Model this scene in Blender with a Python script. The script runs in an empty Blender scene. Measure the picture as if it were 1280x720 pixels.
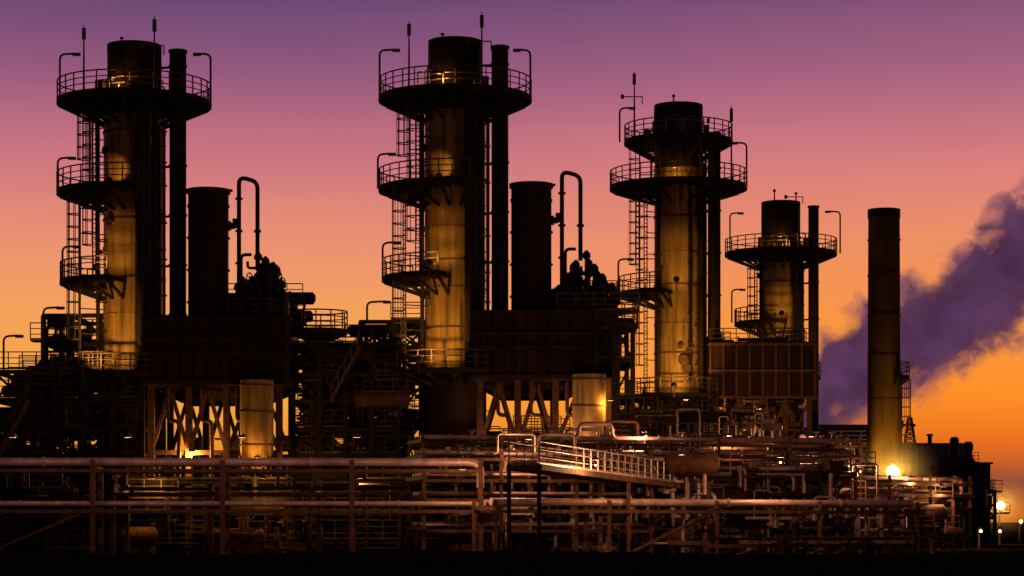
import bpy, math, random, bmesh
from mathutils import Vector, Matrix
F=2900.0; CZ=1.8; YH=660.0
def P(x,y,D,d=0.0):
    return Vector(((x-640)*D/F, D+d, CZ+(YH-y)*D/F))
def lin(c):
    return tuple(((v/255)/12.92 if v/255<=0.04045 else ((v/255+0.055)/1.055)**2.4) for v in c)+(1.0,)
scene=bpy.context.scene
scene.view_settings.view_transform='Standard'
scene.view_settings.look='None'; scene.view_settings.exposure=0
# ---------------- materials
def mat(name,col,rough=0.6,metal=0.0,var=0.35,scale=1.5,streak=False,bump=0.15,col2=None,spec=0.5):
    m=bpy.data.materials.new(name); m.use_nodes=True
    nt=m.node_tree; N=nt.nodes; L=nt.links
    bs=N['Principled BSDF']; bs.inputs['Roughness'].default_value=rough; bs.inputs['Metallic'].default_value=metal
    bs.inputs['Specular IOR Level'].default_value=spec
    tc=N.new('ShaderNodeTexCoord'); mp=N.new('ShaderNodeMapping'); L.new(tc.outputs['Object'],mp.inputs[0])
    if streak: mp.inputs['Scale'].default_value=(1.6,1.6,0.12)
    no=N.new('ShaderNodeTexNoise'); no.inputs['Scale'].default_value=scale; no.inputs['Detail'].default_value=6; no.inputs['Roughness'].default_value=0.65
    L.new(mp.outputs[0],no.inputs['Vector'])
    cr=N.new('ShaderNodeValToRGB'); L.new(no.outputs[0],cr.inputs[0])
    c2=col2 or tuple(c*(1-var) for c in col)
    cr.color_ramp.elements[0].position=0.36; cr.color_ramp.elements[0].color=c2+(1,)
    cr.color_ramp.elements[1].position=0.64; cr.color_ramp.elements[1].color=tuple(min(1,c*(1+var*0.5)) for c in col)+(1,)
    L.new(cr.outputs[0],bs.inputs['Base Color'])
    if bump>0:
        n2=N.new('ShaderNodeTexNoise'); n2.inputs['Scale'].default_value=scale*6; n2.inputs['Detail'].default_value=4
        L.new(tc.outputs['Object'],n2.inputs['Vector'])
        bp=N.new('ShaderNodeBump'); bp.inputs['Strength'].default_value=bump; bp.inputs['Distance'].default_value=0.05
        L.new(n2.outputs[0],bp.inputs['Height']); L.new(bp.outputs[0],bs.inputs['Normal'])
    return m
def emat(name,col,s):
    m=bpy.data.materials.new(name); m.use_nodes=True
    bs=m.node_tree.nodes['Principled BSDF']; bs.inputs['Base Color'].default_value=(0.8,0.7,0.5,1)
    bs.inputs['Emission Color'].default_value=col+(1,); bs.inputs['Emission Strength'].default_value=s
    return m
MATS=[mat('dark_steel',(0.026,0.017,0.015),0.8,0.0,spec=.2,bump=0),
      mat('shell_cladding',(0.42,0.25,0.075),0.55,0.1,0.4,1.2,True,0.2,(0.15,0.085,0.028),spec=.3),
      mat('galvanised_pipe',(0.44,0.32,0.26),0.4,0.4,0.4,2.0),
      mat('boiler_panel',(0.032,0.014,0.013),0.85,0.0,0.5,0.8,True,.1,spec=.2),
      mat('railing_steel',(0.09,0.05,0.036),0.6,0.2,bump=0),
      emat('lamp_glass',(1.0,0.52,0.11),22.0),
      mat('insulated_pipe',(0.62,0.40,0.34),0.42,0.2,0.35,1.5),
      mat('rusty_steel',(0.12,0.052,0.025),0.75,0.1,0.5,3.0,spec=.3),
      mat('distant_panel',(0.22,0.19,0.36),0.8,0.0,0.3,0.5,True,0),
      mat('chimney_concrete',(0.14,0.08,0.03),0.85,0.0,0.4,0.8,True,spec=.15)]
DK,SH,GP,BX,RL,LM,IN,RU,DP,CH=range(10)
# ---------------- builder
class B:
    def __init__(s,name,origin): s.name=name; s.v=[]; s.f=[]; s.m=[]; s.sm=[]; s.o=Vector(origin)
    def _q(s,fs,m,sm):
        for f in fs: s.f.append(f); s.m.append(m); s.sm.append(sm)
    def sweep(s,pts,r,m=0,n=8,cap=True,rad=None):
        pts=[Vector(p) for p in pts]; k=len(pts); base=len(s.v)
        t0=(pts[1]-pts[0]).normalized(); a=Vector((0,0,1)) if abs(t0.z)<0.9 else Vector((1,0,0))
        u=t0.cross(a).normalized(); 
        for i,p in enumerate(pts):
            if i==0: t=pts[1]-pts[0]
            elif i==k-1: t=pts[-1]-pts[-2]
            else: t=(pts[i]-pts[i-1]).normalized()+(pts[i+1]-pts[i]).normalized()
            if t.length<1e-6: t=t0
            t=t.normalized(); u=(u-t*u.dot(t))
            if u.length<1e-5: u=t.orthogonal()
            u.normalize(); w=t.cross(u); rr=rad[i] if rad else r
            for j in range(n):
                a=2*math.pi*(j+0.5)/n; s.v.append(p+(u*math.cos(a)+w*math.sin(a))*rr)
        s._q([(base+i*n+j,base+i*n+(j+1)%n,base+(i+1)*n+(j+1)%n,base+(i+1)*n+j) for i in range(k-1) for j in range(n)],m,n>4)
        if cap:
            for off,rev in ((base,True),(base+(k-1)*n,False)):
                b2=len(s.v); s.v.extend([s.v[off+j].copy() for j in range(n)])
                ids=[b2+j for j in range(n)]
                if rev: ids.reverse()
                s._q([tuple(ids)],m,False)
    def cyl(s,a,b,r,m=0,n=10,r1=None): s.sweep([a,b],r,m,n,rad=[r,r if r1 is None else r1])
    def beam(s,a,b,w,m=0): s.sweep([a,b],w*0.707,m,4)
    def pipe(s,pts,r,m=2,n=8,br=None):
        pts=[Vector(p) for p in pts]; br=br or r*3; out=[pts[0]]
        for i in range(1,len(pts)-1):
            a=pts[i-1]-pts[i]; b=pts[i+1]-pts[i]; k=min(br,a.length*0.45,b.length*0.45)
            A=pts[i]+a.normalized()*k; C=pts[i]+b.normalized()*k
            for t in (0,.25,.5,.75,1): out.append(A*(1-t)**2+pts[i]*2*t*(1-t)+C*t*t)
        out.append(pts[-1]); s.sweep(out,r,m,n)
    def box(s,c,sz,m=0,rz=0):
        c=Vector(c); x,y,z=[k/2 for k in sz]; R=Matrix.Rotation(rz,3,'Z'); b=len(s.v)
        for dz in (-z,z):
            for dx,dy in ((-x,-y),(x,-y),(x,y),(-x,y)): s.v.append(c+R@Vector((dx,dy,dz)))
        s._q([(b+3,b+2,b+1,b),(b+4,b+5,b+6,b+7),(b,b+1,b+5,b+4),(b+1,b+2,b+6,b+5),(b+2,b+3,b+7,b+6),(b+3,b,b+4,b+7)],m,False)
    def ring(s,c,R,r,m=0,a0=0,a1=360,n=5,seg=40):
        k=max(4,int(seg*(a1-a0)/360)); c=Vector(c)
        s.sweep([c+Vector((math.cos(math.radians(a0+(a1-a0)*i/k))*R,math.sin(math.radians(a0+(a1-a0)*i/k))*R,0)) for i in range(k+1)],r,m,n,cap=(a1-a0)<359)
    def lathe(s,c,prof,m=0,n=40,a0=0,a1=360,sm=False):
        c=Vector(c); full=(a1-a0)>=359.9; k=n if full else n+1; b=len(s.v)
        for (r,z) in prof:
            for j in range(k):
                a=math.radians(a0+(a1-a0)*j/n); s.v.append(c+Vector((math.cos(a)*r,math.sin(a)*r,z)))
        for i in range(len(prof)-1):
            for j in range(n):
                j2=(j+1)%k if full else j+1
                s._q([(b+i*k+j,b+i*k+j2,b+(i+1)*k+j2,b+(i+1)*k+j)],m,sm)
    def wheel(s,c,R,axis,m=4):
        c=Vector(c); ax=Vector(axis).normalized(); u=ax.orthogonal().normalized(); w=ax.cross(u)
        s.sweep([c+(u*math.cos(a*math.pi/6)+w*math.sin(a*math.pi/6))*R for a in range(13)],R*0.12,m,5)
        for a in (0,1,2): s.beam(c-(u*math.cos(a*2.09)+w*math.sin(a*2.09))*R,c+(u*math.cos(a*2.09)+w*math.sin(a*2.09))*R,R*0.1,m)
    def rail(s,pts,h=1.1,m=4,gap=0.95,r=0.038,toe=True):
        pts=[Vector(p) for p in pts]; up=Vector((0,0,1))
        for hh in (h,h*0.66,h*0.33): s.sweep([p+up*hh for p in pts],r if hh==h else r*0.8,m,5)
        for i in range(len(pts)-1):
            L=(pts[i+1]-pts[i]).length; k=max(1,round(L/gap))
            for j in range(k+(1 if i==len(pts)-2 else 0)):
                p=pts[i].lerp(pts[i+1],j/k); s.beam(p,p+up*h,0.06,m)
            if toe: s.beam(pts[i]+up*0.06,pts[i+1]+up*0.06,0.1,m)
    def arcrail(s,c,R,a0,a1,h=1.15,m=4):
        c=Vector(c); up=Vector((0,0,1))
        for hh in (h,h*0.66,h*0.33): s.ring(c+up*hh,R,0.05 if hh==h else 0.036,m,a0,a1)
        k=max(2,round(math.radians(a1-a0)*R/0.95))
        for i in range(k+1):
            a=math.radians(a0+(a1-a0)*i/k); p=c+Vector((math.cos(a)*R,math.sin(a)*R,0)); s.beam(p,p+up*h,0.08,m)
    def platform(s,c,ri,ro,a0,a1,gus=1.2,th=0.3,m=0):
        c=Vector(c); n=max(8,int(48*(a1-a0)/360))
        pr=[(ri,0),(ro,0),(ro,-th),(ro-0.12,-th),(ro-0.12,-0.08),(ri,-0.08)]
        s.lathe(c,pr,m,n,a0,a1)
        s.ring(c+Vector((0,0,-th*0.6)),(ri+ro)/2,0.1,m,a0,a1,4)
        k=max(2,round((a1-a0)/22.5)); full=(a1-a0)>=359
        for i in range(k if full else k+1):
            a=math.radians(a0+(a1-a0)*i/k); d=Vector((math.cos(a),math.sin(a),0))
            s.beam(c+d*ri-Vector((0,0,th*.6)),c+d*ro-Vector((0,0,th*.6)),0.16,m)
            s.beam(c+d*(ro-0.1)-Vector((0,0,th)),c+d*ri-Vector((0,0,gus)),0.16,m)
        s.arcrail(c,ro-0.05,a0,a1)
    def ladder(s,x,y,z0,z1,ang,m=4,cage=True):
        a=math.radians(ang); o=Vector((math.cos(a),math.sin(a),0)); t=Vector((-o.y,o.x,0)); c=Vector((x,y,0)); up=Vector((0,0,1))
        for k in (-0.24,0.24): s.beam(c+t*k+up*z0,c+t*k+up*z1,0.08,m)
        z=z0
        while z<z1: s.beam(c-t*.24+up*z,c+t*.24+up*z,0.045,m); z+=0.3
        if cage and z1-z0>3:
            z=z0+2.2
            while z<z1:
                pts=[c+up*z+t*(-0.42*math.cos(q))+o*(0.8*math.sin(q)) for q in [i*math.pi/8 for i in range(9)]]
                s.sweep(pts,0.045,m,4); z+=0.8
            for q in (0.4,1.0,1.57,2.1,2.7):
                d=c+t*(-0.42*math.cos(q))+o*(0.8*math.sin(q)); s.beam(d+up*(z0+2.2),d+up*(z-0.8),0.05,m)
    def stairs(s,a,b,w=0.8,m=4):
        a=Vector(a); b=Vector(b); d=(b-a); n=max(4,int(abs(d.z)/0.25)); h=Vector((d.x,d.y,0)).normalized(); t=Vector((-h.y,h.x,0))
        for k in (-w/2,w/2):
            s.beam(a+t*k,b+t*k,0.14,m); s.sweep([a+t*k+Vector((0,0,1)),b+t*k+Vector((0,0,1))],0.035,m,5)
            for i in range(0,n+1,3): p=a.lerp(b,i/n)+t*k; s.beam(p,p+Vector((0,0,1)),0.05,m)
        for i in range(n): 
            p=a.lerp(b,(i+.5)/n); s.box(p,(0.28,w,0.04),m,math.atan2(h.y,h.x))
    def hooklamp(s,base,h,arm,m=4):
        base=Vector(base); sg=1 if arm>0 else -1
        s.pipe([base,base+Vector((0,0,h)),base+Vector((arm,0,h+0.05))],0.07,m,6,br=0.35)
        s.box(base+Vector((arm+sg*0.1,0,h+0.0)),(0.5,0.25,0.18),m)
    def finish(s):
        me=bpy.data.meshes.new(s.name+'_mesh'); me.from_pydata([tuple(v-s.o) for v in s.v],[],s.f)
        for mm in MATS: me.materials.append(mm)
        me.polygons.foreach_set('material_index',s.m); me.polygons.foreach_set('use_smooth',s.sm); me.update()
        ob=bpy.data.objects.new(s.name,me); ob.location=s.o; scene.collection.objects.link(ob); s.ob=ob
        return ob
def lamp_obj(name,loc,power,kind='POINT',target=None,col=(1.0,0.50,0.09),size=0.15,spot=70,fixture=True,bulb=0.0):
    ld=bpy.data.lights.new(name+'_light',kind); ld.energy=power; ld.color=col; ld.shadow_soft_size=size
    lo=bpy.data.objects.new('light_source',ld); scene.collection.objects.link(lo)
    em=bpy.data.objects.new(name,None); em.empty_display_size=0.3; em.location=loc; scene.collection.objects.link(em)
    lo.parent=em
    d=None
    if kind=='SPOT':
        ld.spot_size=math.radians(spot); ld.spot_blend=0.6
        d=(Vector(target)-Vector(loc)).normalized(); lo.rotation_euler=d.to_track_quat('-Z','Y').to_euler()
    if fixture:
        b=B('lamp_housing',(0,0,0))
        if kind=='SPOT':
            b.sweep([-d*0.45,-d*0.12],0.22,RL,8,rad=[0.12,0.24]); b.beam((0,0,-0.9),(-d*0.3),0.07,RL)
        else:
            z=max(.32,bulb+.1)
            b.box((0,0,z),(0.34,0.34,0.12),RL); b.beam((0,0,z),(0,0.5+bulb,z+.13),0.06,RL)
            if bulb>0:
                b.sweep([(0,0,-bulb),(0,0,-bulb*.85),(0,0,-bulb*.5),(0,0,0),(0,0,bulb*.5),(0,0,bulb*.85),(0,0,bulb)],bulb,LM,16,rad=[bulb*.1,bulb*.5,bulb*.87,bulb,bulb*.87,bulb*.5,bulb*.1])
                if bulb>.2: lo.location=(0,-bulb-.15,0)
        o=b.finish(); o.parent=em
    return em
def clutter(b,D,x0,x1,y0,y1,d0,d1,n,rng,mats=(0,0,4,7,2)):
    u=D/F
    for i in range(n):
        x=rng.uniform(x0,x1); y=rng.uniform(y0,y1); d=rng.uniform(d0,d1); m=rng.choice(mats); k=rng.random(); p=P(x,y,D,d)
        zmin=P(0,y1,D).z; zmax=P(0,y0,D).z; xl=P(x0,0,D).x; xr=P(x1,0,D).x
        cl=lambda q: Vector((min(max(q.x,xl),xr),q.y,min(max(q.z,zmin),zmax)))
        if k<0.27:
            L=rng.uniform(1,4); b.pipe([cl(p-Vector((L,0,0))),cl(p),cl(p+Vector((0,0,rng.uniform(-2.5,2.5))))],rng.uniform(.05,.14),m,6)
        elif k<0.47:
            L=rng.uniform(1.5,5); b.cyl(cl(p-Vector((0,0,L/2))),cl(p+Vector((0,0,L/2))),rng.uniform(.05,.18),m,7)
        elif k<0.56:
            L=rng.uniform(1.5,4); r=rng.uniform(.3,.6); a=p-Vector((L/2,0,0)); c=p+Vector((L/2,0,0))
            b.sweep([a-Vector((r*.4,0,0)),a,c,c+Vector((r*.4,0,0))],r,7 if m in (2,6) else m,12,rad=[r*.5,r,r,r*.5])
        elif k<0.64:
            b.box(p,(rng.uniform(.4,1.6),rng.uniform(.4,1.5),rng.uniform(.4,1.4)),rng.choice((0,3,7)))
        elif k<0.86:
            q=p+Vector((0,0,rng.uniform(.5,1.1))); b.cyl(p,q,.09,m,6); b.cyl(p-Vector((0,0,.25)),p+Vector((0,0,.2)),.22,m,8); b.wheel(q,.28,(rng.uniform(-.6,.6),-.5,1)); b.cyl(p-Vector((.5,0,.05)),p+Vector((.5,0,-.05)),.13,m,8)
        else:
            W=rng.uniform(1.2,3.5); b.box(p,(W,1.2,.1),0); b.rail([p+Vector((-W/2,-.6,.05)),p+Vector((W/2,-.6,.05))])
def frame(b,D,x0,x1,ys,d0,d1,nx,rng,m=0,brace=0.5,ground=True,w=0.3,deck=0.6,rails=True):
    xs=[x0+(x1-x0)*i/nx for i in range(nx+1)]
    for d in (d0,d1):
        for x in xs:
            p=P(x,ys[0],D,d); b.beam(Vector((p.x,p.y,0 if ground else P(x,ys[-1],D).z)),p,w,m)
        for y in ys: b.beam(P(x0,y,D,d),P(x1,y,D,d),w*.85,m)
        for i in range(nx):
            for j in range(len(ys)-1):
                if rng.random()<brace:
                    k=rng.random()
                    if k<.6: b.beam(P(xs[i],ys[j],D,d),P(xs[i+1],ys[j+1],D,d),.15,m)
                    if k>.3: b.beam(P(xs[i+1],ys[j],D,d),P(xs[i],ys[j+1],D,d),.15,m)
    for x in xs:
        for y in ys: b.beam(P(x,y,D,d0),P(x,y,D,d1),w*.8,m)
    for y in ys:
        for i in range(nx):
            if rng.random()<deck:
                a=P(xs[i],y,D,d0); c=P(xs[i+1],y,D,d1); b.box(((a.x+c.x)/2,(a.y+c.y)/2,a.z+.16),(c.x-a.x,c.y-a.y,.06),m)
                if rails: b.rail([(a.x,a.y,a.z+.19),(c.x,a.y,a.z+.19)])
def valvetree(b,D,x0,x1,yb,yt,d,n,rng):
    for i in range(n):
        x=rng.uniform(x0,x1); f=1-abs((x-(x0+x1)/2)/((x1-x0)/2))**1.5*0.6; y=yb+(yt-yb)*f*rng.uniform(.6,1)
        dd=d+rng.uniform(-1.5,1.5); a=P(x,yb,D,dd); t=P(x,y,D,dd); b.cyl(a,t,rng.uniform(.07,.14),0,6)
        z=a.z
        while z<t.z:
            q=Vector((a.x,a.y,z)); k=rng.random()
            if k<.4: b.cyl(q-Vector((0,0,.2)),q+Vector((0,0,.2)),.27,0,8)
            elif k<.7: e=q+Vector((rng.choice((-.6,.6)),0,0)); b.cyl(q,e,.1,0,6); b.wheel(e,.33,(1,.9,.2))
            else: e=q+Vector((rng.uniform(-.9,.9),0,0)); b.pipe([q,e,e+Vector((0,0,rng.uniform(.4,.9)))],.09,0,6)
            z+=rng.uniform(.5,.9)
        b.sweep([t,t+Vector((0,0,.15)),t+Vector((0,0,.4)),t+Vector((0,0,.6))],.2,0,8,rad=[.1,.3,.26,.08])
# ================= exhaust stack towers
def tower(D,cx,R,Rt,ytop,yneck,ybot,plats,pipes,lad,rng,antennas,lamps,floods,topglow):
    u=D/F; c=P(cx,YH,D); c0=Vector((c.x,c.y,0)); Z=lambda y:P(0,y,D).z
    b=B('exhaust_stack',c0); R*=u; Rt*=u
    zt=Z(ytop); zn=Z(yneck); zb=Z(ybot)
    prof=[(R,zn-1.0),(Rt,zn),(Rt,zt-0.55),(Rt+0.09,zt-0.5),(Rt+0.09,zt),(Rt-0.12,zt),(Rt-0.12,zt-2.5),(0.01,zt-2.5)]
    b.lathe(c0,[(R,zb),(R,zn-1.0)],SH,64,sm=True)
    b.lathe(c0,[(R,zn-1.0),(Rt,zn),(Rt,zt-0.55)],BX,64,sm=True)
    b.lathe(c0,prof[2:],BX,48)
    b.lathe(c0,[(R+.05,0),(R+.05,zb)],BX,48,sm=True)
    z=zb+.1; i=0
    while z<zn-1.2:
        b.lathe(c0,[(R,z-.06),(R+.06,z-.06),(R+.06,z+.06),(R,z+.06)],RU if i%2 else SH,48); z+=rng.uniform(1.7,3.4); i+=1
    for k in range(7):
        a=math.radians(195+k*22+rng.uniform(-5,5)); q=c0+Vector((math.cos(a)*(R+.01),math.sin(a)*(R+.01),0)); z0=rng.uniform(zb,zn-4); b.beam(q+Vector((0,0,z0)),q+Vector((0,0,z0+rng.uniform(1.5,3))),.05,RU)
    for k in range(6):
        a=math.radians(rng.uniform(200,290)); dv=Vector((math.cos(a),math.sin(a),0)); q=c0+dv*R+Vector((0,0,rng.uniform(zb+1,zn-2))); r_=rng.uniform(.1,.3); b.cyl(q,q+dv*.35,r_,SH,10); b.cyl(q+dv*.35,q+dv*.43,r_*1.4,RU,10)
    for k in range(10):
        a=k*math.pi/5; q=c0+Vector((math.cos(a)*(Rt+.05),math.sin(a)*(Rt+.05),0)); b.beam(q+Vector((0,0,zn)),q+Vector((0,0,zt-.5)),.09,BX)
    for (y,ro,a0,a1,g) in plats:
        rr=Rt if y<yneck else R
        b.platform(c0+Vector((0,0,Z(y))),rr,ro*u,a0,a1,gus=g*u)
    for (px,r,yt,yb,d,m) in pipes:
        q=P(px,yt,D,d); q2=P(px,yb,D,d); b.cyl(q2,q,r*u,m,14)
        if r*u>.3:
            b.cyl(q-Vector((0,0,.12)),q+Vector((0,0,.04)),r*u+.07,m,14)
            zz=q2.z+1
            while zz<q.z-1:
                b.cyl(Vector((q.x,q.y,zz)),Vector((q.x,q.y,zz+.12)),r*u+.06,m,14); b.beam(Vector((q.x,q.y,zz)),Vector((c0.x,c0.y,zz)),.14,DK); zz+=3.2
        else:
            zz=q2.z+.7
            while zz<q.z: b.cyl(Vector((q.x,q.y,zz)),Vector((q.x,q.y,zz+.08)),r*u+.05,m,8); b.beam(Vector((q.x,q.y,zz)),Vector((c0.x,c0.y,zz)),.07,DK); zz+=rng.uniform(1.6,3)
    for (px,d,yt,yb,ang) in lad:
        q=P(px,0,D,d); b.ladder(q.x,q.y,Z(yb),Z(yt),ang)
        zz=Z(yb)+1
        while zz<Z(yt): b.beam((q.x,q.y,zz),(c0.x,c0.y,zz),.07,RL); zz+=1.6
    for k in range(9):
        a=math.radians(rng.uniform(282,345)); rr=R+rng.uniform(.12,.3); q=c0+Vector((math.cos(a)*rr,math.sin(a)*rr,0)); z0=rng.uniform(zb,zb+3); z1=rng.uniform(zn-4,zn-.5)
        b.cyl(q+Vector((0,0,z0)),q+Vector((0,0,z1)),rng.uniform(.05,.13),DK,6)
        zz=z0+.5
        while zz<z1: b.box(q+Vector((0,0,zz)),(.3,.2,.12),DK,a); zz+=rng.uniform(1,2.5)
    for (px,yt,yb,d,cross) in antennas:
        q=P(px,yb,D,d); t=P(px,yt,D,d); b.sweep([q,q.lerp(t,.6),t],.05,RL,5,rad=[.08,.06,.03]); b.cyl(q.lerp(t,.8),q.lerp(t,.96),.13,RL,6)
        if cross: e=q.lerp(t,.62); b.beam(e-Vector((.9,0,0)),e+Vector((.6,0,0)),.07,RL); b.beam(e+Vector((.6,0,0)),e+Vector((.6,0,-.6)),.07,RL); b.box(e-Vector((.9,0,0)),(.25,.2,.3),RL)
    for (px,yb,yt,arm,d) in lamps:
        q=P(px,yb,D,d); b.hooklamp(q,Z(yt)-Z(yb),arm*u)
    yd=plats[0][0]; zd=Z(yd)
    for k in range(12):
        a=rng.uniform(180,360); rr=Rt+rng.uniform(.25,.9); ar=math.radians(a); q=c0+Vector((math.cos(ar)*rr,math.sin(ar)*rr,zd)); h=rng.uniform(.5,1.7)
        if k%3==0: b.box(q+Vector((0,0,h*.4)),(.45,.3,h*.8),RU,ar)
        else: b.pipe([q,q+Vector((0,0,h)),q+Vector((math.cos(ar)*-.3,math.sin(ar)*-.3,h))],.06,GP,6)
    b.ring(c0+Vector((0,0,zd+.9)),Rt+.25,.06,GP); b.ring(c0+Vector((0,0,zd+1.3)),Rt+.2,.05,GP)
    b.finish()
    for (px,py,d,tx,ty,pw,sp) in floods:
        lamp_obj('flood_lamp',P(px,py,D,d),pw,'SPOT',P(tx,ty,D,0),spot=sp)
    for (px,py,d,pw) in topglow:
        lamp_obj('platform_lamp',P(px,py,D,d),pw,'POINT')
    return c0
rng=random.Random(4)
def bigtower(dx,dy,D):
    X=lambda x:x+dx
    Y=lambda y:y+dy
    tower(D,X(168),38,32,Y(57),Y(128),Y(474),
      [(Y(127),96,0,360,34),(Y(240),96,112,282,26),(Y(352),92,128,258,24),(Y(470),88,0,360,18)],
      [(X(224),10.5,Y(66),Y(415),-.6,DK),(X(209),1.2,Y(150),Y(480),-1.2,RU),(X(200),4,Y(140),Y(480),-2.2,DK),(X(192),3,Y(150),Y(480),-2.6,DK),(X(128),2.5,Y(150),Y(470),-1.6,DK),(X(186),5,Y(130),Y(480),-3.0,DK)],
      [(X(122),-1.2,Y(128),Y(352),215),(X(106),-1.8,Y(240),Y(470),200),(X(110),.6,Y(128),Y(240),180)],
      rng,
      [(X(112),Y(40),Y(127),-2.0,False),(X(202),Y(33),Y(127),-3.0,True),(X(152),Y(46),Y(60),0,False)],
      [(X(73),Y(127),Y(66),19,.5),(X(262),Y(127),Y(66),-15,.5),(X(71),Y(240),Y(197),16,.3),(X(77),Y(352),Y(308),16,.3)],
      [(X(128),Y(462),-6.5,X(158),Y(395),1500,70),(X(140),Y(345),-5.5,X(160),Y(300),480,55),(X(150),Y(236),-4.0,X(155),Y(203),190,40)],
      [(X(150),Y(112),-2.6,75)])
bigtower(0,0,150); bigtower(401,-5,151)
tower(176,848,30,29,132,196,498,
  [(176,68,0,360,26),(233,86,0,360,22),(366,76,120,250,20),(494,62,0,360,14)],
  [(892,8,168,440,-.5,DK),(880,1.5,190,500,-1.5,DK),(874,3,200,500,-2,DK),(822,2.5,200,490,-1.4,DK)],
  [(806,-1.0,232,494,205),(800,.4,176,366,180),(815,-1.5,176,232,230)],rng,
  [(792,92,176,-1,True),(842,118,134,0,False),(915,130,233,.5,False),(884,150,176,-1,False)],
  [(775,176,134,14,.5),(934,233,178,-14,.4),(773,366,324,14,.2)],
  [(834,488,-7.5,848,425,2000,70),(838,360,-6.5,848,320,430,55)],
  [(840,222,-3.2,80)])
tower(205,976,25,23,253,316,560,
  [(316,70,0,360,22),(403,58,110,270,18),(470,50,0,360,12)],
  [(1016,6.5,259,550,-.5,DK),(1000,3,330,550,-1.2,DK),(950,2.5,330,550,-1,DK)],
  [(944,-.5,316,470,200)],rng,
  [(968,236,256,0,False),(995,240,256,0,True)],
  [(913,316,266,12,.4),(1051,316,264,-14,.4),(915,403,362,12,.2)],
  [(962,460,-7,976,415,850,70),(968,398,-5.5,975,374,320,44)],
  [(970,305,-3.2,90)])
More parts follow.
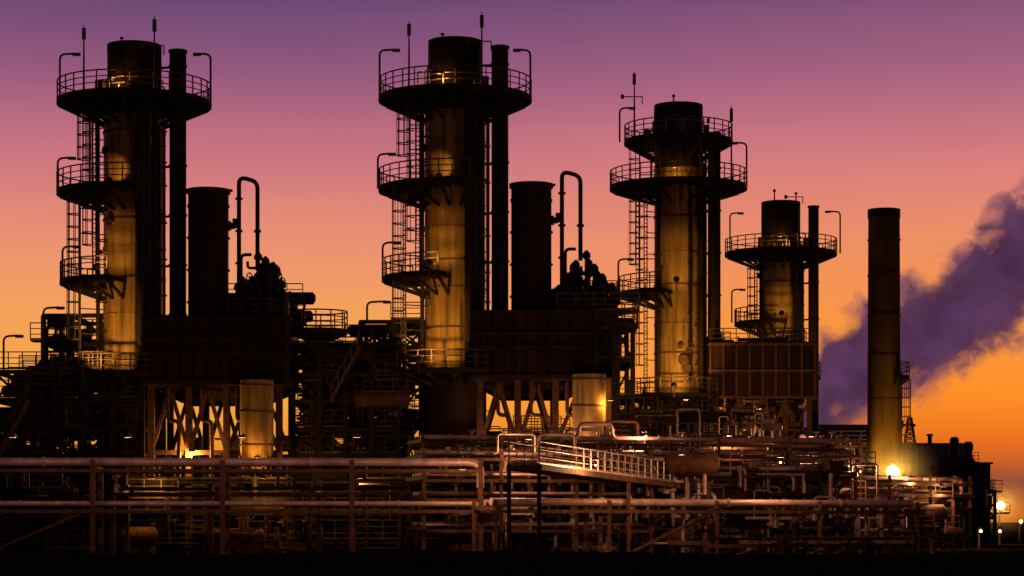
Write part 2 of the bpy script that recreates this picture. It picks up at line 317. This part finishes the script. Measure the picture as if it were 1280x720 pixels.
# ================= boiler blocks
def boiler(dx,dy,D,rng,right=365,rp=398):
    X=lambda x:x+dx
    Y=lambda y:y+dy
    c=P(X(280),YH,D); b=B('boiler_unit',(c.x,c.y,0)); u=D/F
    a=P(X(192),Y(402),D,-4); e=P(X(right),Y(485),D,5); w=e.x-a.x; mid=Vector(((a.x+e.x)/2,(a.y+e.y)/2,(a.z+e.z)/2))
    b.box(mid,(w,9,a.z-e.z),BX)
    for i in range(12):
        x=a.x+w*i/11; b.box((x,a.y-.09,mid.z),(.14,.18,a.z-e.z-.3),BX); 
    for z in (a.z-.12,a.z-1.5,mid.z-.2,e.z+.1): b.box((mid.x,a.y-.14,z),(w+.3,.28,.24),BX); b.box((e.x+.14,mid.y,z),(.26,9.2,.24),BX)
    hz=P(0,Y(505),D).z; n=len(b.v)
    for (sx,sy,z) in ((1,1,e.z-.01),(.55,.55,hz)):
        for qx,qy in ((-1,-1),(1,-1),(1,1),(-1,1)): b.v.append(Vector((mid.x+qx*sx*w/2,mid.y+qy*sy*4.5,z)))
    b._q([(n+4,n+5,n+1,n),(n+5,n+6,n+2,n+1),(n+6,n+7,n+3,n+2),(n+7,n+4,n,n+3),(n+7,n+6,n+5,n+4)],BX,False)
    for d in (-3.6,4.6):
        xs=[200,246,292,356]
        for x in xs: p=P(X(x),Y(485),D,d); b.beam((p.x,p.y,0),p,.42,RU)
        for i in range(3):
            b.beam(P(X(xs[i]),Y(568),D,d),P(X((xs[i]+xs[i+1])/2),Y(490),D,d),.24,RU)
            b.beam(P(X(xs[i+1]),Y(568),D,d),P(X((xs[i]+xs[i+1])/2),Y(490),D,d),.24,RU)
        b.beam(P(X(195),Y(568),D,d),P(X(360),Y(568),D,d),.3,RU)
    q=P(X(332),YH,D,-5.2); Z=lambda y:P(0,Y(y),D).z
    b.lathe((q.x,q.y,0),[(.3,Z(590)),(1.0,Z(572)),(1.05,Z(565)),(1.05,Z(482))],SH,32,sm=True)
    b.lathe((q.x,q.y,0),[(1.05,Z(482)),(.8,Z(478)),(.01,Z(476))],BX,32,sm=True)
    for z in (Z(560),Z(520),Z(488)): b.ring((q.x,q.y,z),1.07,.06,RU)
    for k in range(4): an=k*1.57+.7; b.beam((q.x+math.cos(an)*1.0,q.y+math.sin(an)*1.0,0),(q.x+math.cos(an)*1.0,q.y+math.sin(an)*1.0,Z(555)),.16,RU)
    for x in (222,262,306): p=P(X(x),Y(490),D,-4.2); b.pipe([p,P(X(x),Y(530),D,-4.2),P(X(x+14),Y(530),D,-4.4),P(X(x+14),Y(600),D,-4.4)],.13,RU)
    q=P(X(263),YH,D,-1.0); r=25*u
    b.lathe((q.x,q.y,0),[(r,Z(402)),(r,Z(262))],BX,48,sm=True)
    b.lathe((q.x,q.y,0),[(r,Z(262)),(r+.06,Z(262)),(r+.06,Z(259)),(r,Z(259)),(r,Z(246)),(r+.12,Z(245)),(r+.12,Z(240)),(r-.1,Z(240)),(r-.1,Z(260)),(.01,Z(260))],BX,40)
    for y in (300,340,380): b.ring((q.x,q.y,Z(y)),r+.04,.07,BX)
    b.pipe([P(X(286),Y(285),D,-1),P(X(297),Y(285),D,-1),P(X(297),Y(276),D,-1)],.22,DK,8); b.cyl(P(X(288),Y(285),D,-1),P(X(291),Y(285),D,-1),.32,DK,10)
    b.box(P(X(290),Y(241),D,-1),(.3,.3,.14),DK)
    b.pipe([P(X(301),Y(400),D,-1),P(X(301),Y(224),D,-1),P(X(324),Y(230),D,-1),P(X(324),Y(335),D,-1)],.14,DK,10,br=.45)
    b.pipe([P(X(305),Y(400),D,-1.6),P(X(305),Y(322),D,-1.6),P(X(318),Y(322),D,-1.6)],.11,DK,8)
    for y in (250,290,330,365): b.cyl(P(X(301),Y(y),D,-1),P(X(301),Y(y+2.5),D,-1),.24,DK,10)
    b.cyl(P(X(324),Y(290),D,-1),P(X(324),Y(293),D,-1),.24,DK,10)
    valvetree(b,D,X(306),X(356),Y(402),Y(320),-1,17,rng); valvetree(b,D,X(290),X(368),Y(402),Y(350),-1,18,rng)
    clutter(b,D,X(286),X(366),Y(372),Y(402),-3,3,36,rng,(0,0,4))
    b.rail([P(X(294),Y(402),D,-3.8),P(X(right-2),Y(402),D,-3.8)])
    q=P(X(rp),Y(412),D,0); b.platform(q,.4,37*u,0,360,gus=.8); b.cyl((q.x,q.y,0),(q.x,q.y,q.z),.75,BX,16)
    b.hooklamp(P(X(366),Y(412),D,-1),2.0,-.9)
    clutter(b,D,X(205),X(360),Y(545),Y(580),1,5,12,rng,(7,0,2))
    b.finish()
boiler(0,0,150,rng); boiler(401,-7,151,rng,340,360)
def boiler3(D,x0,x1,y0,y1,rng):
    a=P(x0,y0,D,-4); e=P(x1,y1,D,5); mid=(a+e)/2; w=e.x-a.x
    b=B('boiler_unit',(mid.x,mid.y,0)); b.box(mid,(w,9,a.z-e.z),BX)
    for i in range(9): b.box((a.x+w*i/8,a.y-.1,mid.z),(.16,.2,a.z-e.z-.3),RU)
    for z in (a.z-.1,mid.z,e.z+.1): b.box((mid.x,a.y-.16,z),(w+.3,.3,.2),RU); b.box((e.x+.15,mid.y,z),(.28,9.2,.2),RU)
    b.rail([P(x0,y0,D,-4),P(x1,y0,D,-4)])
    for d in (-3.6,4.6):
        xs=[x0+6+(x1-x0-12)*i/4 for i in range(5)]
        for i,x in enumerate(xs):
            p=P(x,y1,D,d); b.beam((p.x,p.y,0),p,.36,RU)
            if i<4:
                b.beam(P(xs[i],y1,D,d),P(xs[i+1],y1+70,D,d),.16,RU); b.beam(P(xs[i+1],y1,D,d),P(xs[i],y1+70,D,d),.16,RU)
    clutter(b,D,x0,x1,y0-12,y0+2,-2,3,22,rng,(0,4))
    clutter(b,D,x0,x1,y1,y1+90,-4,3,80,rng,(0,7,2,6))
    b.finish()
boiler3(178,882,1010,434,502,rng)
# ================= steel structures
def struct(name,D,x0,x1,ys,d0,d1,nx,ncl,mats=(0,0,4,7),brace=.6,seed=1,deck=.6,ct=None):
    r=random.Random(seed); c=P((x0+x1)/2,YH,D); b=B(name,(c.x,c.y,0))
    frame(b,D,x0,x1,ys,d0,d1,nx,r,0,brace,deck=deck)
    clutter(b,D,x0,x1,ct or ys[0],ys[-1],d0,d1,ncl,r,mats); return b
b=struct('steel_structure',150,10,190,[470,505,540,572],-4,5,5,110,seed=3,brace=.9)
b.rail([P(10,467,150,-4),P(130,467,150,-4)]); b.hooklamp(P(62,470,150,-2),4.2,1.0); b.hooklamp(P(13,470,150,-2),2.4,.9)
b.stairs(P(20,572,150,-5),P(56,505,150,-5)); b.pipe([P(70,470,150,-3),P(70,412,150,-3),P(92,412,150,-3)],.12,DK); b.finish()
b=struct('steel_structure',153,62,132,[398,432,470],-2,4,2,30,seed=5,deck=.4)
b.finish()
b=struct('steel_structure',152,372,500,[436,472,505,540,572],-3,6,4,200,seed=7,brace=.9); 
b.stairs(P(420,505,152,-4),P(455,440,152,-4)); b.finish()
b=struct('steel_structure',154,452,602,[404,436,470,520,572],-1,5,4,130,seed=9,brace=.7,deck=.5)
b.hooklamp(P(460,404,154,-1),1.3,1.2); b.finish()
b=struct('steel_structure',153,742,788,[408,455,500,545],-3,5,2,26,seed=11,deck=.7); b.finish()
b=struct('steel_structure',178,786,885,[498,525,555,585],-4,4,4,110,(0,7,2,6),seed=13); b.finish()
b=struct('steel_structure',205,930,1078,[560,585,605],-5,4,6,120,(0,7,2,6),seed=15); b.finish()
b=struct('steel_structure',170,-30,60,[545,572,600],0,6,3,50,seed=17); b.finish()
# ================= pipe racks
def rack(name,xa,Da,xb,Db,zs,width,bay,npipe,seed,mats=(2,6,2,7,6),rail=False,mp=7,rmax=.2,topm=None,pw=.24):
    r=random.Random(seed); A=P(xa,YH,Da); A.z=0; C=P(xb,YH,Db); C.z=0; d=(C-A); L=d.length; d.normalize(); t=Vector((-d.y,d.x,0)); up=Vector((0,0,1))
    b=B(name,(A+C)/2); n=max(1,round(L/bay)); zt=zs[-1]
    for i in range(n+1):
        p=A+d*(L*i/n)
        for s in (-.5,.5): b.beam(p+t*width*s,p+t*width*s+up*(zt+.2),pw,mp)
        for z in zs: b.beam(p-t*width*.55+up*(z-.22),p+t*width*.55+up*(z-.22),.2,mp)
        if i<n and r.random()<.35:
            q=A+d*(L*(i+1)/n); b.beam(p-t*width*.5,q-t*width*.5+up*(zs[0]-.2),.12,mp)
    for z in zs:
        for s in (-.52,.52): b.beam(A+t*width*s+up*(z-.36),C+t*width*s+up*(z-.36),.17,mp)
        for k in range(npipe):
            o=-.42+.84*(k+.5)/npipe; rr=r.uniform(.06,rmax); m=r.choice(mats); s0=0 if r.random()<.6 else r.uniform(0,.4)*L; s1=L if r.random()<.6 else r.uniform(.6,1)*L
            if topm is not None and k<2: m=topm; s0=0; s1=L; rr=(.21 if z==zt else .14)-.05*k
            h=up*(z-.1+rr); pts=[A+d*s0+t*width*o+h]
            if r.random()<.35 and topm is None:
                q=r.uniform(.3,.65)*L; e=r.uniform(.5,1.1); 
                if s0<q-1 and q+2.5<s1: pts+=[A+d*q+t*width*o+h,A+d*q+t*width*o+h+up*e,A+d*(q+2)+t*width*o+h+up*e,A+d*(q+2)+t*width*o+h]
            pts.append(A+d*s1+t*width*o+h)
            if r.random()<.6: pts.append(pts[-1]-up*r.uniform(.8,2.4))
            b.pipe(pts,rr,m,8)
            x=r.uniform(1,4)
            while x<L:
                if s0<x<s1: q=A+d*x+t*width*o+h; b.cyl(q-d*.06,q+d*.06,rr*(1.25 if topm is not None else 1.5),m,8)
                if r.random()<.25 and s0<x<s1 and topm is None: b.cyl(q,q+up*.5,.05,m,5); b.wheel(q+up*.5,.2,(0,-.3,1),m)
                x+=r.uniform(3,8)
    if rail: b.rail([A-t*width*.55+up*zt,C-t*width*.55+up*zt],m=RL)
    return b
rack('pipe_rack',-40,118,600,119,[3.0,5.05],3.0,6.0,3,21,rmax=.12,topm=IN,mats=(7,0)).finish()
rack('pipe_rack',150,128,640,126,[4.0],3.0,6.0,3,22,mats=(7,0,7),rmax=.13).finish()
rack('pipe_rack',606,116,1130,128,[3.0],2.4,6.0,3,29,mats=(7,2),rmax=.12,topm=IN,pw=.2).finish()
rack('pipe_rack',520,121,800,124,[2.0,3.6,4.6,5.7],4.0,4.2,5,23,rmax=.15,pw=.18).finish()
rack('pipe_rack',520,134,1060,140,[3.2,5.0,6.3,7.0],4,4.5,5,24,mp=RU,pw=.16,rmax=.17).finish()
rack('pipe_rack',790,130,1180,150,[1.6,3.4,4.2,4.9],4,4.4,5,25,rmax=.15,pw=.17).finish()
rack('pipe_rack',870,150,1066,158,[3.2,4.4,5.8],4,4,5,26,rail=True,mp=RU,pw=.16).finish()
rack('pipe_rack',1010,160,1050,205,[4,6.3,8.0],4,5,4,27).finish()
rack('pipe_rack',860,112,1120,118,[1.3],3,5,3,28,pw=.17,rmax=.12,mats=(7,2,0)).finish()
b=B('pipe_bridge_walkway',P(760,YH,118)); a=P(655,584,110); e=P(865,612,128); d=(e-a); t=Vector((-d.y,d.x,0)).normalized()
for s in (-.8,.8):
    b.beam(a+t*s,e+t*s,.28,RU); b.rail([a+t*s+Vector((0,0,.1)),e+t*s+Vector((0,0,.1))],m=GP,gap=.8,r=.045)
for i in range(9):
    p=a.lerp(e,i/8); b.beam(p-t*.8,p+t*.8,.18,RU); 
    if i%4==0:
        for s in (-.8,.8): b.beam(p+t*s,Vector((p.x+t.x*s,p.y+t.y*s,0)),.2,RU)
for k in range(4): o=t*(-.6+k*.4)+Vector((0,0,.22)); b.pipe([a+o,e+o],.12,(GP,IN)[k%2],8)
b.finish()
for (x0,x1,y0,y1,D,n,seed,mt) in ((560,700,560,685,128,110,31,(7,2,6,0)),(700,880,575,690,128,170,32,(7,2,6,0,2)),(880,1060,585,690,137,190,33,(7,2,6,0,2)),(1050,1180,618,690,150,140,34,(7,2,6,0)),(170,560,596,690,136,90,35,(7,0,0,4)),(780,960,520,580,160,90,36,(7,2,6,0)),(-20,170,610,690,134,30,37,(7,0,0))):
    c=P((x0+x1)/2,YH,D); b=B('process_equipment',(c.x,c.y,0)); r=random.Random(seed)
    left=x1<600
    frame(b,D,x0,x1,[y0+8,(y0+y1)/2,y1-12],-3,4,max(3,int((x1-x0)/(80 if left else 45))),r,0 if left else 7,.3,w=.18,deck=.45)
    clutter(b,D,x0,x1,y0,y1,-5,4,n,r,mt)
    for i in range(0 if left else int(n/8)):
        x=r.uniform(x0,x1); y=r.uniform(y0-6,y1-40); q=P(x,y,D,r.uniform(-5,2)); h=r.uniform(.8,2.2); w=r.uniform(.5,1.6)
        b.pipe([q-Vector((0,0,h)),q,q+Vector((w,0,0)),q+Vector((w,0,-h*1.1))],r.uniform(.05,.13),r.choice((2,6)),8)
    b.finish()
def building(name,D,x0,x1,ytop,depth,m,rib=1.2):
    a=P(x0,ytop,D); c=P(x1,ytop,D); w=c.x-a.x; mx=(a.x+c.x)/2; b=B(name,(mx,D,0))
    b.box((mx,D+depth/2,a.z/2),(w,depth,a.z),m); b.box((mx,D+depth/2,a.z+.1),(w+.5,depth+.5,.2),DK)
    x=a.x+.3
    while x<c.x-.2: b.box((x,D-.04,a.z/2),(.12,.08,a.z-.4),m); x+=rib
    for k in range(int(w/7)):
        X=a.x+3+k*7; b.box((X,D-.05,1.1),(1.1,.1,2.2),RU); b.box((X+2.2,D-.06,a.z*.6),(1.6,.12,.7),DK); b.cyl((X+1,D+2,a.z+.2),(X+1,D+2,a.z+1.1),.25,DK,8); b.cyl((X+1,D+2,a.z+1.1),(X+1,D+2,a.z+1.3),.4,DK,8)
    return b
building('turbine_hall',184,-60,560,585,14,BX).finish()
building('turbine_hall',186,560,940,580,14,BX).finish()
building('turbine_hall',222,935,1080,604,12,BX).finish()
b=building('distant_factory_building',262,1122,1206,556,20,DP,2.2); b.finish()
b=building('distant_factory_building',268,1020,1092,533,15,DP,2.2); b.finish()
b=building('distant_factory_building',250,1190,1238,580,14,DK,2)
for x,y0 in ((1204,544),(1222,550)):
    q=P(x,y0,250,5); b.cyl(P(x,580,250,5),q,.4,DK,14); b.cyl(q-Vector((0,0,1.0)),q-Vector((0,0,.2)),.52,DK,14)
clutter(b,250,1192,1236,570,582,1,8,14,random.Random(5),(0,)); b.finish()
b=B('lattice_mast',P(1143,YH,255)); 
for i in range(6):
    y0=556-i*6; y1=y0-6; w0=7-i*.9; w1=7-(i+1)*.9
    for s in (-1,1): b.beam(P(1143+s*w0,y0,262,3),P(1143+s*w1,y1,262,3),.25); b.beam(P(1143+s*w0,y0,262,3),P(1143-s*w1,y1,262,3),.15)
b.beam(P(1133,530,262,3),P(1150,530,262,3),.3); b.beam(P(1133,524,262,3),P(1133,534,262,3),.3); b.finish()
b=B('process_equipment',P(1150,YH,240)); clutter(b,240,1110,1238,612,660,-4,4,130,random.Random(8),(0,7,2)); frame(b,240,1124,1236,[616,632,648],-3,3,8,random.Random(9),0,.5); b.finish()
b=B('distant_skyline',(70,900,0)); r=random.Random(2); x=-320
while x<420:
    w=r.uniform(8,30); h=r.uniform(2,7); b.box((x+w/2,900+r.uniform(-15,15),h/2),(w,10,h),DK); x+=w*.9
    if r.random()<.2: b.cyl((x,900,0),(x,900,h+r.uniform(5,12)),.6,DK,8)
b.finish()
# chimney
D=200; c=P(1105,YH,D); b=B('smokestack',(c.x,c.y,0)); Z=lambda y:P(0,y,D).z; u=D/F
b.lathe((c.x,c.y,0),[(21.5*u,0),(20.5*u,Z(500)),(19.5*u,Z(262)+-.8)],CH,72,sm=True)
b.lathe((c.x,c.y,0),[(19.5*u,Z(262)+-.8),(20.3*u,Z(262)-.7),(20.3*u,Z(262)),(17*u,Z(262)),(17*u,Z(290)),(.01,Z(290))],DK,64)
for y in (300,345,395,445,500,550): b.lathe((c.x,c.y,Z(y)),[(20*u,-.04),(20.9*u,-.04),(20.9*u,.04),(20*u,.04)],CH,48)
b.ladder(c.x+20.5*u,c.y-.5,2,Z(465),340); b.platform((c.x,c.y,Z(470)),20*u,32*u,-60,40,gus=.8)
b.finish()
lamp_obj('stack_base_lamp',P(1109,591,D,-3.0),2600,'POINT',col=(1,.52,.06),bulb=.55,size=.3)
lamp_obj('flood_lamp',P(1102,606,D,-4.0),1500,'SPOT',P(1105,565,D),spot=55,col=(1,.52,.06))
for (x,y,D,pw,bb) in ((1251,632,255,1500,.5),(1276,652,300,150,.2),(1226,664,200,60,.12)):
    q=P(x,y,D); b=B('street_lamp',(q.x,q.y,0)); b.sweep([(q.x,q.y+.8,0),(q.x,q.y+.8,q.z+bb+.2)],.1,RL,8,rad=[.12,.07]); b.beam((q.x,q.y+.8,q.z+bb+.15),(q.x,q.y-.1,q.z+bb+.15),.09,RL)
    b.sweep([q-Vector((0,0,bb)),q-Vector((0,0,bb*.85)),q-Vector((0,0,bb*.5)),q,q+Vector((0,0,bb*.5)),q+Vector((0,0,bb*.85)),q+Vector((0,0,bb))],bb,LM,14,rad=[bb*.1,bb*.5,bb*.87,bb,bb*.87,bb*.5,bb*.1]); o=b.finish()
    ld=bpy.data.lights.new('bulb_light','POINT'); ld.energy=pw; ld.color=(1,.5,.1); ld.shadow_soft_size=.2; lo=bpy.data.objects.new('light_source',ld); scene.collection.objects.link(lo); lo.parent=o; lo.location=q-o.location+Vector((0,-bb-.1,0))
def haze(loc,R,dens):  # invented haze ball, added around a lamp to give it a halo
    bm=bmesh.new(); bmesh.ops.create_icosphere(bm,subdivisions=3,radius=R); me=bpy.data.meshes.new('steam_mesh'); bm.to_mesh(me); bm.free()
    o=bpy.data.objects.new('lamp_halo_haze',me); o.location=loc; scene.collection.objects.link(o)
    m=bpy.data.materials.new('steam'); m.use_nodes=True; N=m.node_tree.nodes; L=m.node_tree.links; N.clear(); out=N.new('ShaderNodeOutputMaterial'); v=N.new('ShaderNodeVolumeScatter'); v.inputs['Color'].default_value=(1,.95,.9,1)
    tc=N.new('ShaderNodeTexCoord'); ln=N.new('ShaderNodeVectorMath'); ln.operation='LENGTH'; L.new(tc.outputs['Object'],ln.inputs[0])
    mr=N.new('ShaderNodeMapRange'); mr.interpolation_type='SMOOTHSTEP'; mr.inputs[1].default_value=0; mr.inputs[2].default_value=R*.97; mr.inputs[3].default_value=dens; mr.inputs[4].default_value=0; L.new(ln.outputs['Value'],mr.inputs[0]); L.new(mr.outputs[0],v.inputs['Density'])
    L.new(v.outputs[0],out.inputs['Volume']); me.materials.append(m)
    try: m.cycles.volume_step_rate=1.5
    except Exception: pass
haze(P(1109,591,200,-4.2),4.2,.035); haze(P(1251,632,255,-.6),4.2,.035)
# warm plant lights, plus pink fill lamps added to brighten the front rack
for (x,y,D,d,pw,bl) in ((240,570,146,0,1000,0),(330,580,146,-4,420,0),(640,562,147,0,1000,0),(720,560,147,-5,420,0),(190,604,131,0,260,0),(330,604,131,0,230,0),(450,604,131,0,180,0),
   (580,596,119,-4,260,0),(660,560,124,-5,360,0),(740,585,118,-5,420,.04),(800,550,140,-5,480,0),(845,578,120,-4,400,0),(900,555,146,-6,560,0),(960,582,128,-6,420,.05),(1000,555,160,-6,600,0),(1060,592,140,-5,380,.04),(1120,605,150,-6,380,0),(1165,615,150,-4,280,0),(850,510,172,-6,480,0),(940,520,172,-5,480,0),(760,510,149,-4,240,0),(30,556,114,-2.5,130,0),(170,556,114,-2.5,130,0),(310,556,114,-2.5,140,0),(450,556,114,-2.5,140,0),(660,655,114,-3,50,0),(900,655,112,-3,50,0),(1250,664,180,0,80,.1)):
    lamp_obj('work_or_fill_lamp',P(x,y,D,d),pw,'POINT',bulb=bl,col=((1,.46,.34) if (D<115) else (1,.50,.22) if y>545 and D<165 and x>500 else (1,.48,.08)))
# ================= ground and bank
me=bpy.data.meshes.new('ground_mesh'); S=6000
me.from_pydata([(-S,-200,0),(S,-200,0),(S,S,0),(-S,S,0)],[],[(0,1,2,3)]); g=bpy.data.objects.new('ground',me); scene.collection.objects.link(g)
me.materials.append(mat('gravel_ground',(0.03,0.02,0.017),1.0,0,0.5,.35,False,.4,spec=0.0))
bm=bmesh.new(); nx=220; prof=[(-4,-.05),(-2,.45),(-.8,.72),(0,.8),(.9,.7),(2,.4),(4,-.05)]; r=random.Random(3); rows=[]
for i in range(nx+1):
    x=-60+120*i/nx; h=1+.10*math.sin(i*.13)+r.uniform(-.05,.05); rows.append([bm.verts.new((x,95+y+r.uniform(-.1,.1),z*h if z>0 else z)) for y,z in prof])
for i in range(nx):
    for j in range(len(prof)-1): bm.faces.new((rows[i][j],rows[i+1][j],rows[i+1][j+1],rows[i][j+1]))
me=bpy.data.meshes.new('bank_mesh'); bm.to_mesh(me); bm.free(); me.materials.append(mat('dark_earth',(0.05,0.02,0.014),1.0,0,0.5,2.0,False,.5,spec=0.0)); o=bpy.data.objects.new('earth_bank',me); scene.collection.objects.link(o)
# ================= smoke plume (real volume)
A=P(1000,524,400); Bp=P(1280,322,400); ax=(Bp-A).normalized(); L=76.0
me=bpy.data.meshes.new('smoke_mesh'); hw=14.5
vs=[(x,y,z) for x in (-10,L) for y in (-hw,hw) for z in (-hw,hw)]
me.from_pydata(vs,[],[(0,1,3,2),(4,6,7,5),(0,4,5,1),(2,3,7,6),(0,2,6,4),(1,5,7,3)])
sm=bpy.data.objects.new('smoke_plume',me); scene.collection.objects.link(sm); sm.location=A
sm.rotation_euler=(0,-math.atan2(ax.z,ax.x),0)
m=bpy.data.materials.new('smoke_volume'); m.use_nodes=True; nt=m.node_tree; N=nt.nodes; Lk=nt.links; N.clear()
out=N.new('ShaderNodeOutputMaterial'); pv=N.new('ShaderNodeVolumePrincipled'); Lk.new(pv.outputs[0],out.inputs['Volume'])
pv.inputs['Color'].default_value=(0.82,0.70,0.93,1); pv.inputs['Anisotropy'].default_value=0.25
tc=N.new('ShaderNodeTexCoord'); 
def M(op,a,b=None,c=None):
    n=N.new('ShaderNodeMath'); n.operation=op
    for i,v in enumerate((a,b,c)):
        if v is None: continue
        if isinstance(v,(int,float)): n.inputs[i].default_value=v
        else: Lk.new(v,n.inputs[i])
    return n.outputs[0]
nz=N.new('ShaderNodeTexNoise'); nz.inputs['Scale'].default_value=.17; nz.inputs['Detail'].default_value=5; nz.inputs['Roughness'].default_value=.6; nz.inputs['Distortion'].default_value=.4; Lk.new(tc.outputs['Object'],nz.inputs['Vector'])
sp=N.new('ShaderNodeSeparateXYZ'); Lk.new(tc.outputs['Object'],sp.inputs[0])
wob=M('MULTIPLY',M('SINE',M('MULTIPLY',sp.outputs[0],.13)),1.3)
zz=M('SUBTRACT',sp.outputs[2],wob)
rr=M('SQRT',M('ADD',M('MULTIPLY',sp.outputs[1],sp.outputs[1]),M('MULTIPLY',zz,zz)))
Rr=M('ADD',M('MULTIPLY',M('MINIMUM',M('MAXIMUM',sp.outputs[0],0),40),.03),8.6)
Rr=M('MULTIPLY',Rr,M('MINIMUM',1.0,M('MAXIMUM',0.0,M('MULTIPLY',M('ADD',sp.outputs[0],9),.13))))
e=M('ADD',M('SUBTRACT',Rr,rr),M('MULTIPLY',M('SUBTRACT',nz.outputs[0],.51),24))
cl=N.new('ShaderNodeClamp'); Lk.new(M('MULTIPLY',e,.6),cl.inputs[0])
dn=M('MULTIPLY',cl.outputs[0],.40)
Lk.new(dn,pv.inputs['Density'])
# stand-in for the multiple scattering inside the cloud (per unit density)
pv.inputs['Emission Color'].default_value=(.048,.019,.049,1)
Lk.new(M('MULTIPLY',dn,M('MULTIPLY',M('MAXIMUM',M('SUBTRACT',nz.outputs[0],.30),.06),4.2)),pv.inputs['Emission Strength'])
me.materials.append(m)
try: m.cycles.volume_step_rate=1.6
except Exception: pass
# ================= sky
w=bpy.data.worlds.new('World'); scene.world=w; w.use_nodes=True; nt=w.node_tree; N=nt.nodes; Lk=nt.links
bg=N['Background']; tc=N.new('ShaderNodeTexCoord'); sp=N.new('ShaderNodeSeparateXYZ'); Lk.new(tc.outputs['Generated'],sp.inputs[0])
nz=N.new('ShaderNodeTexNoise'); mp=N.new('ShaderNodeMapping'); mp.inputs['Scale'].default_value=(2.2,2.2,34); Lk.new(tc.outputs['Generated'],mp.inputs[0]); Lk.new(mp.outputs[0],nz.inputs['Vector']); nz.inputs['Scale'].default_value=1.6; nz.inputs['Detail'].default_value=5
zn=M('ADD',M('MAXIMUM',sp.outputs[2],0.0),M('MULTIPLY',M('SUBTRACT',nz.outputs[0],.5),.014))
fac=M('SQRT',M('MAXIMUM',zn,0.0))
def ramp(st):
    r=N.new('ShaderNodeValToRGB'); Lk.new(fac,r.inputs[0]); cr=r.color_ramp
    while len(cr.elements)<len(st): cr.elements.new(.5)
    for e,(p,c) in zip(cr.elements,st): e.position=p; e.color=lin(c)
    return r.outputs[0]
RA=ramp([(0,(150,72,34)),(.083,(180,86,30)),(.14,(112,46,52)),(.186,(214,88,24)),(.234,(247,134,28)),(.299,(243,143,60)),(.351,(232,136,98)),(.396,(208,118,124)),(.435,(164,92,126)),(.475,(110,66,114)),(.56,(72,52,104)),(1,(44,36,76))])
LA=ramp([(0,(150,80,40)),(.083,(190,100,40)),(.186,(236,142,44)),(.234,(246,162,58)),(.299,(243,160,86)),(.351,(232,142,112)),(.396,(202,114,126)),(.435,(150,86,124)),(.475,(94,62,112)),(.56,(68,50,102)),(1,(42,35,75))])
hx=N.new('ShaderNodeMapRange'); hx.inputs[1].default_value=-.12; hx.inputs[2].default_value=.16; hx.interpolation_type='SMOOTHSTEP'; Lk.new(sp.outputs[0],hx.inputs[0])
mx=N.new('ShaderNodeMix'); mx.data_type='RGBA'; Lk.new(hx.outputs[0],mx.inputs[0]); Lk.new(LA,mx.inputs[6]); Lk.new(RA,mx.inputs[7])
bk=N.new('ShaderNodeMapRange'); bk.inputs[1].default_value=-.2; bk.inputs[2].default_value=.9; bk.inputs[3].default_value=.16; bk.inputs[4].default_value=1; Lk.new(sp.outputs[1],bk.inputs[0])
ml=N.new('ShaderNodeMix'); ml.data_type='RGBA'; ml.blend_type='MULTIPLY'; ml.inputs[0].default_value=1; Lk.new(mx.outputs[2],ml.inputs[6]); Lk.new(bk.outputs[0],ml.inputs[7])
sk=N.new('ShaderNodeTexSky'); sk.sky_type='NISHITA'; sk.sun_disc=False; sk.sun_elevation=math.radians(2.5); sk.sun_rotation=math.radians(22)
ad=N.new('ShaderNodeMix'); ad.data_type='RGBA'; ad.blend_type='ADD'; ad.inputs[0].default_value=.004; Lk.new(ml.outputs[2],ad.inputs[6]); Lk.new(sk.outputs[0],ad.inputs[7])
Lk.new(ad.outputs[2],bg.inputs[0]); bg.inputs[1].default_value=1.0
sd=bpy.data.lights.new('sun','SUN'); sd.energy=.6; sd.color=(1,.45,.2); sd.angle=math.radians(2); so=bpy.data.objects.new('sun',sd); scene.collection.objects.link(so)
az=math.radians(22); el=math.radians(2.5); dirv=Vector((math.sin(az)*math.cos(el),math.cos(az)*math.cos(el),math.sin(el))); so.rotation_euler=(-dirv).to_track_quat('-Z','Y').to_euler(); so.location=(50,200,60)
cd=bpy.data.cameras.new('camera'); cam=bpy.data.objects.new('camera',cd); scene.collection.objects.link(cam); cam.location=(0,0,CZ); cam.rotation_euler=(math.pi/2,0,0)
cd.sensor_width=36; cd.lens=36*F/1280; cd.shift_y=(YH-360)/1280; cd.clip_end=12000; cd.clip_start=.5; scene.camera=cam
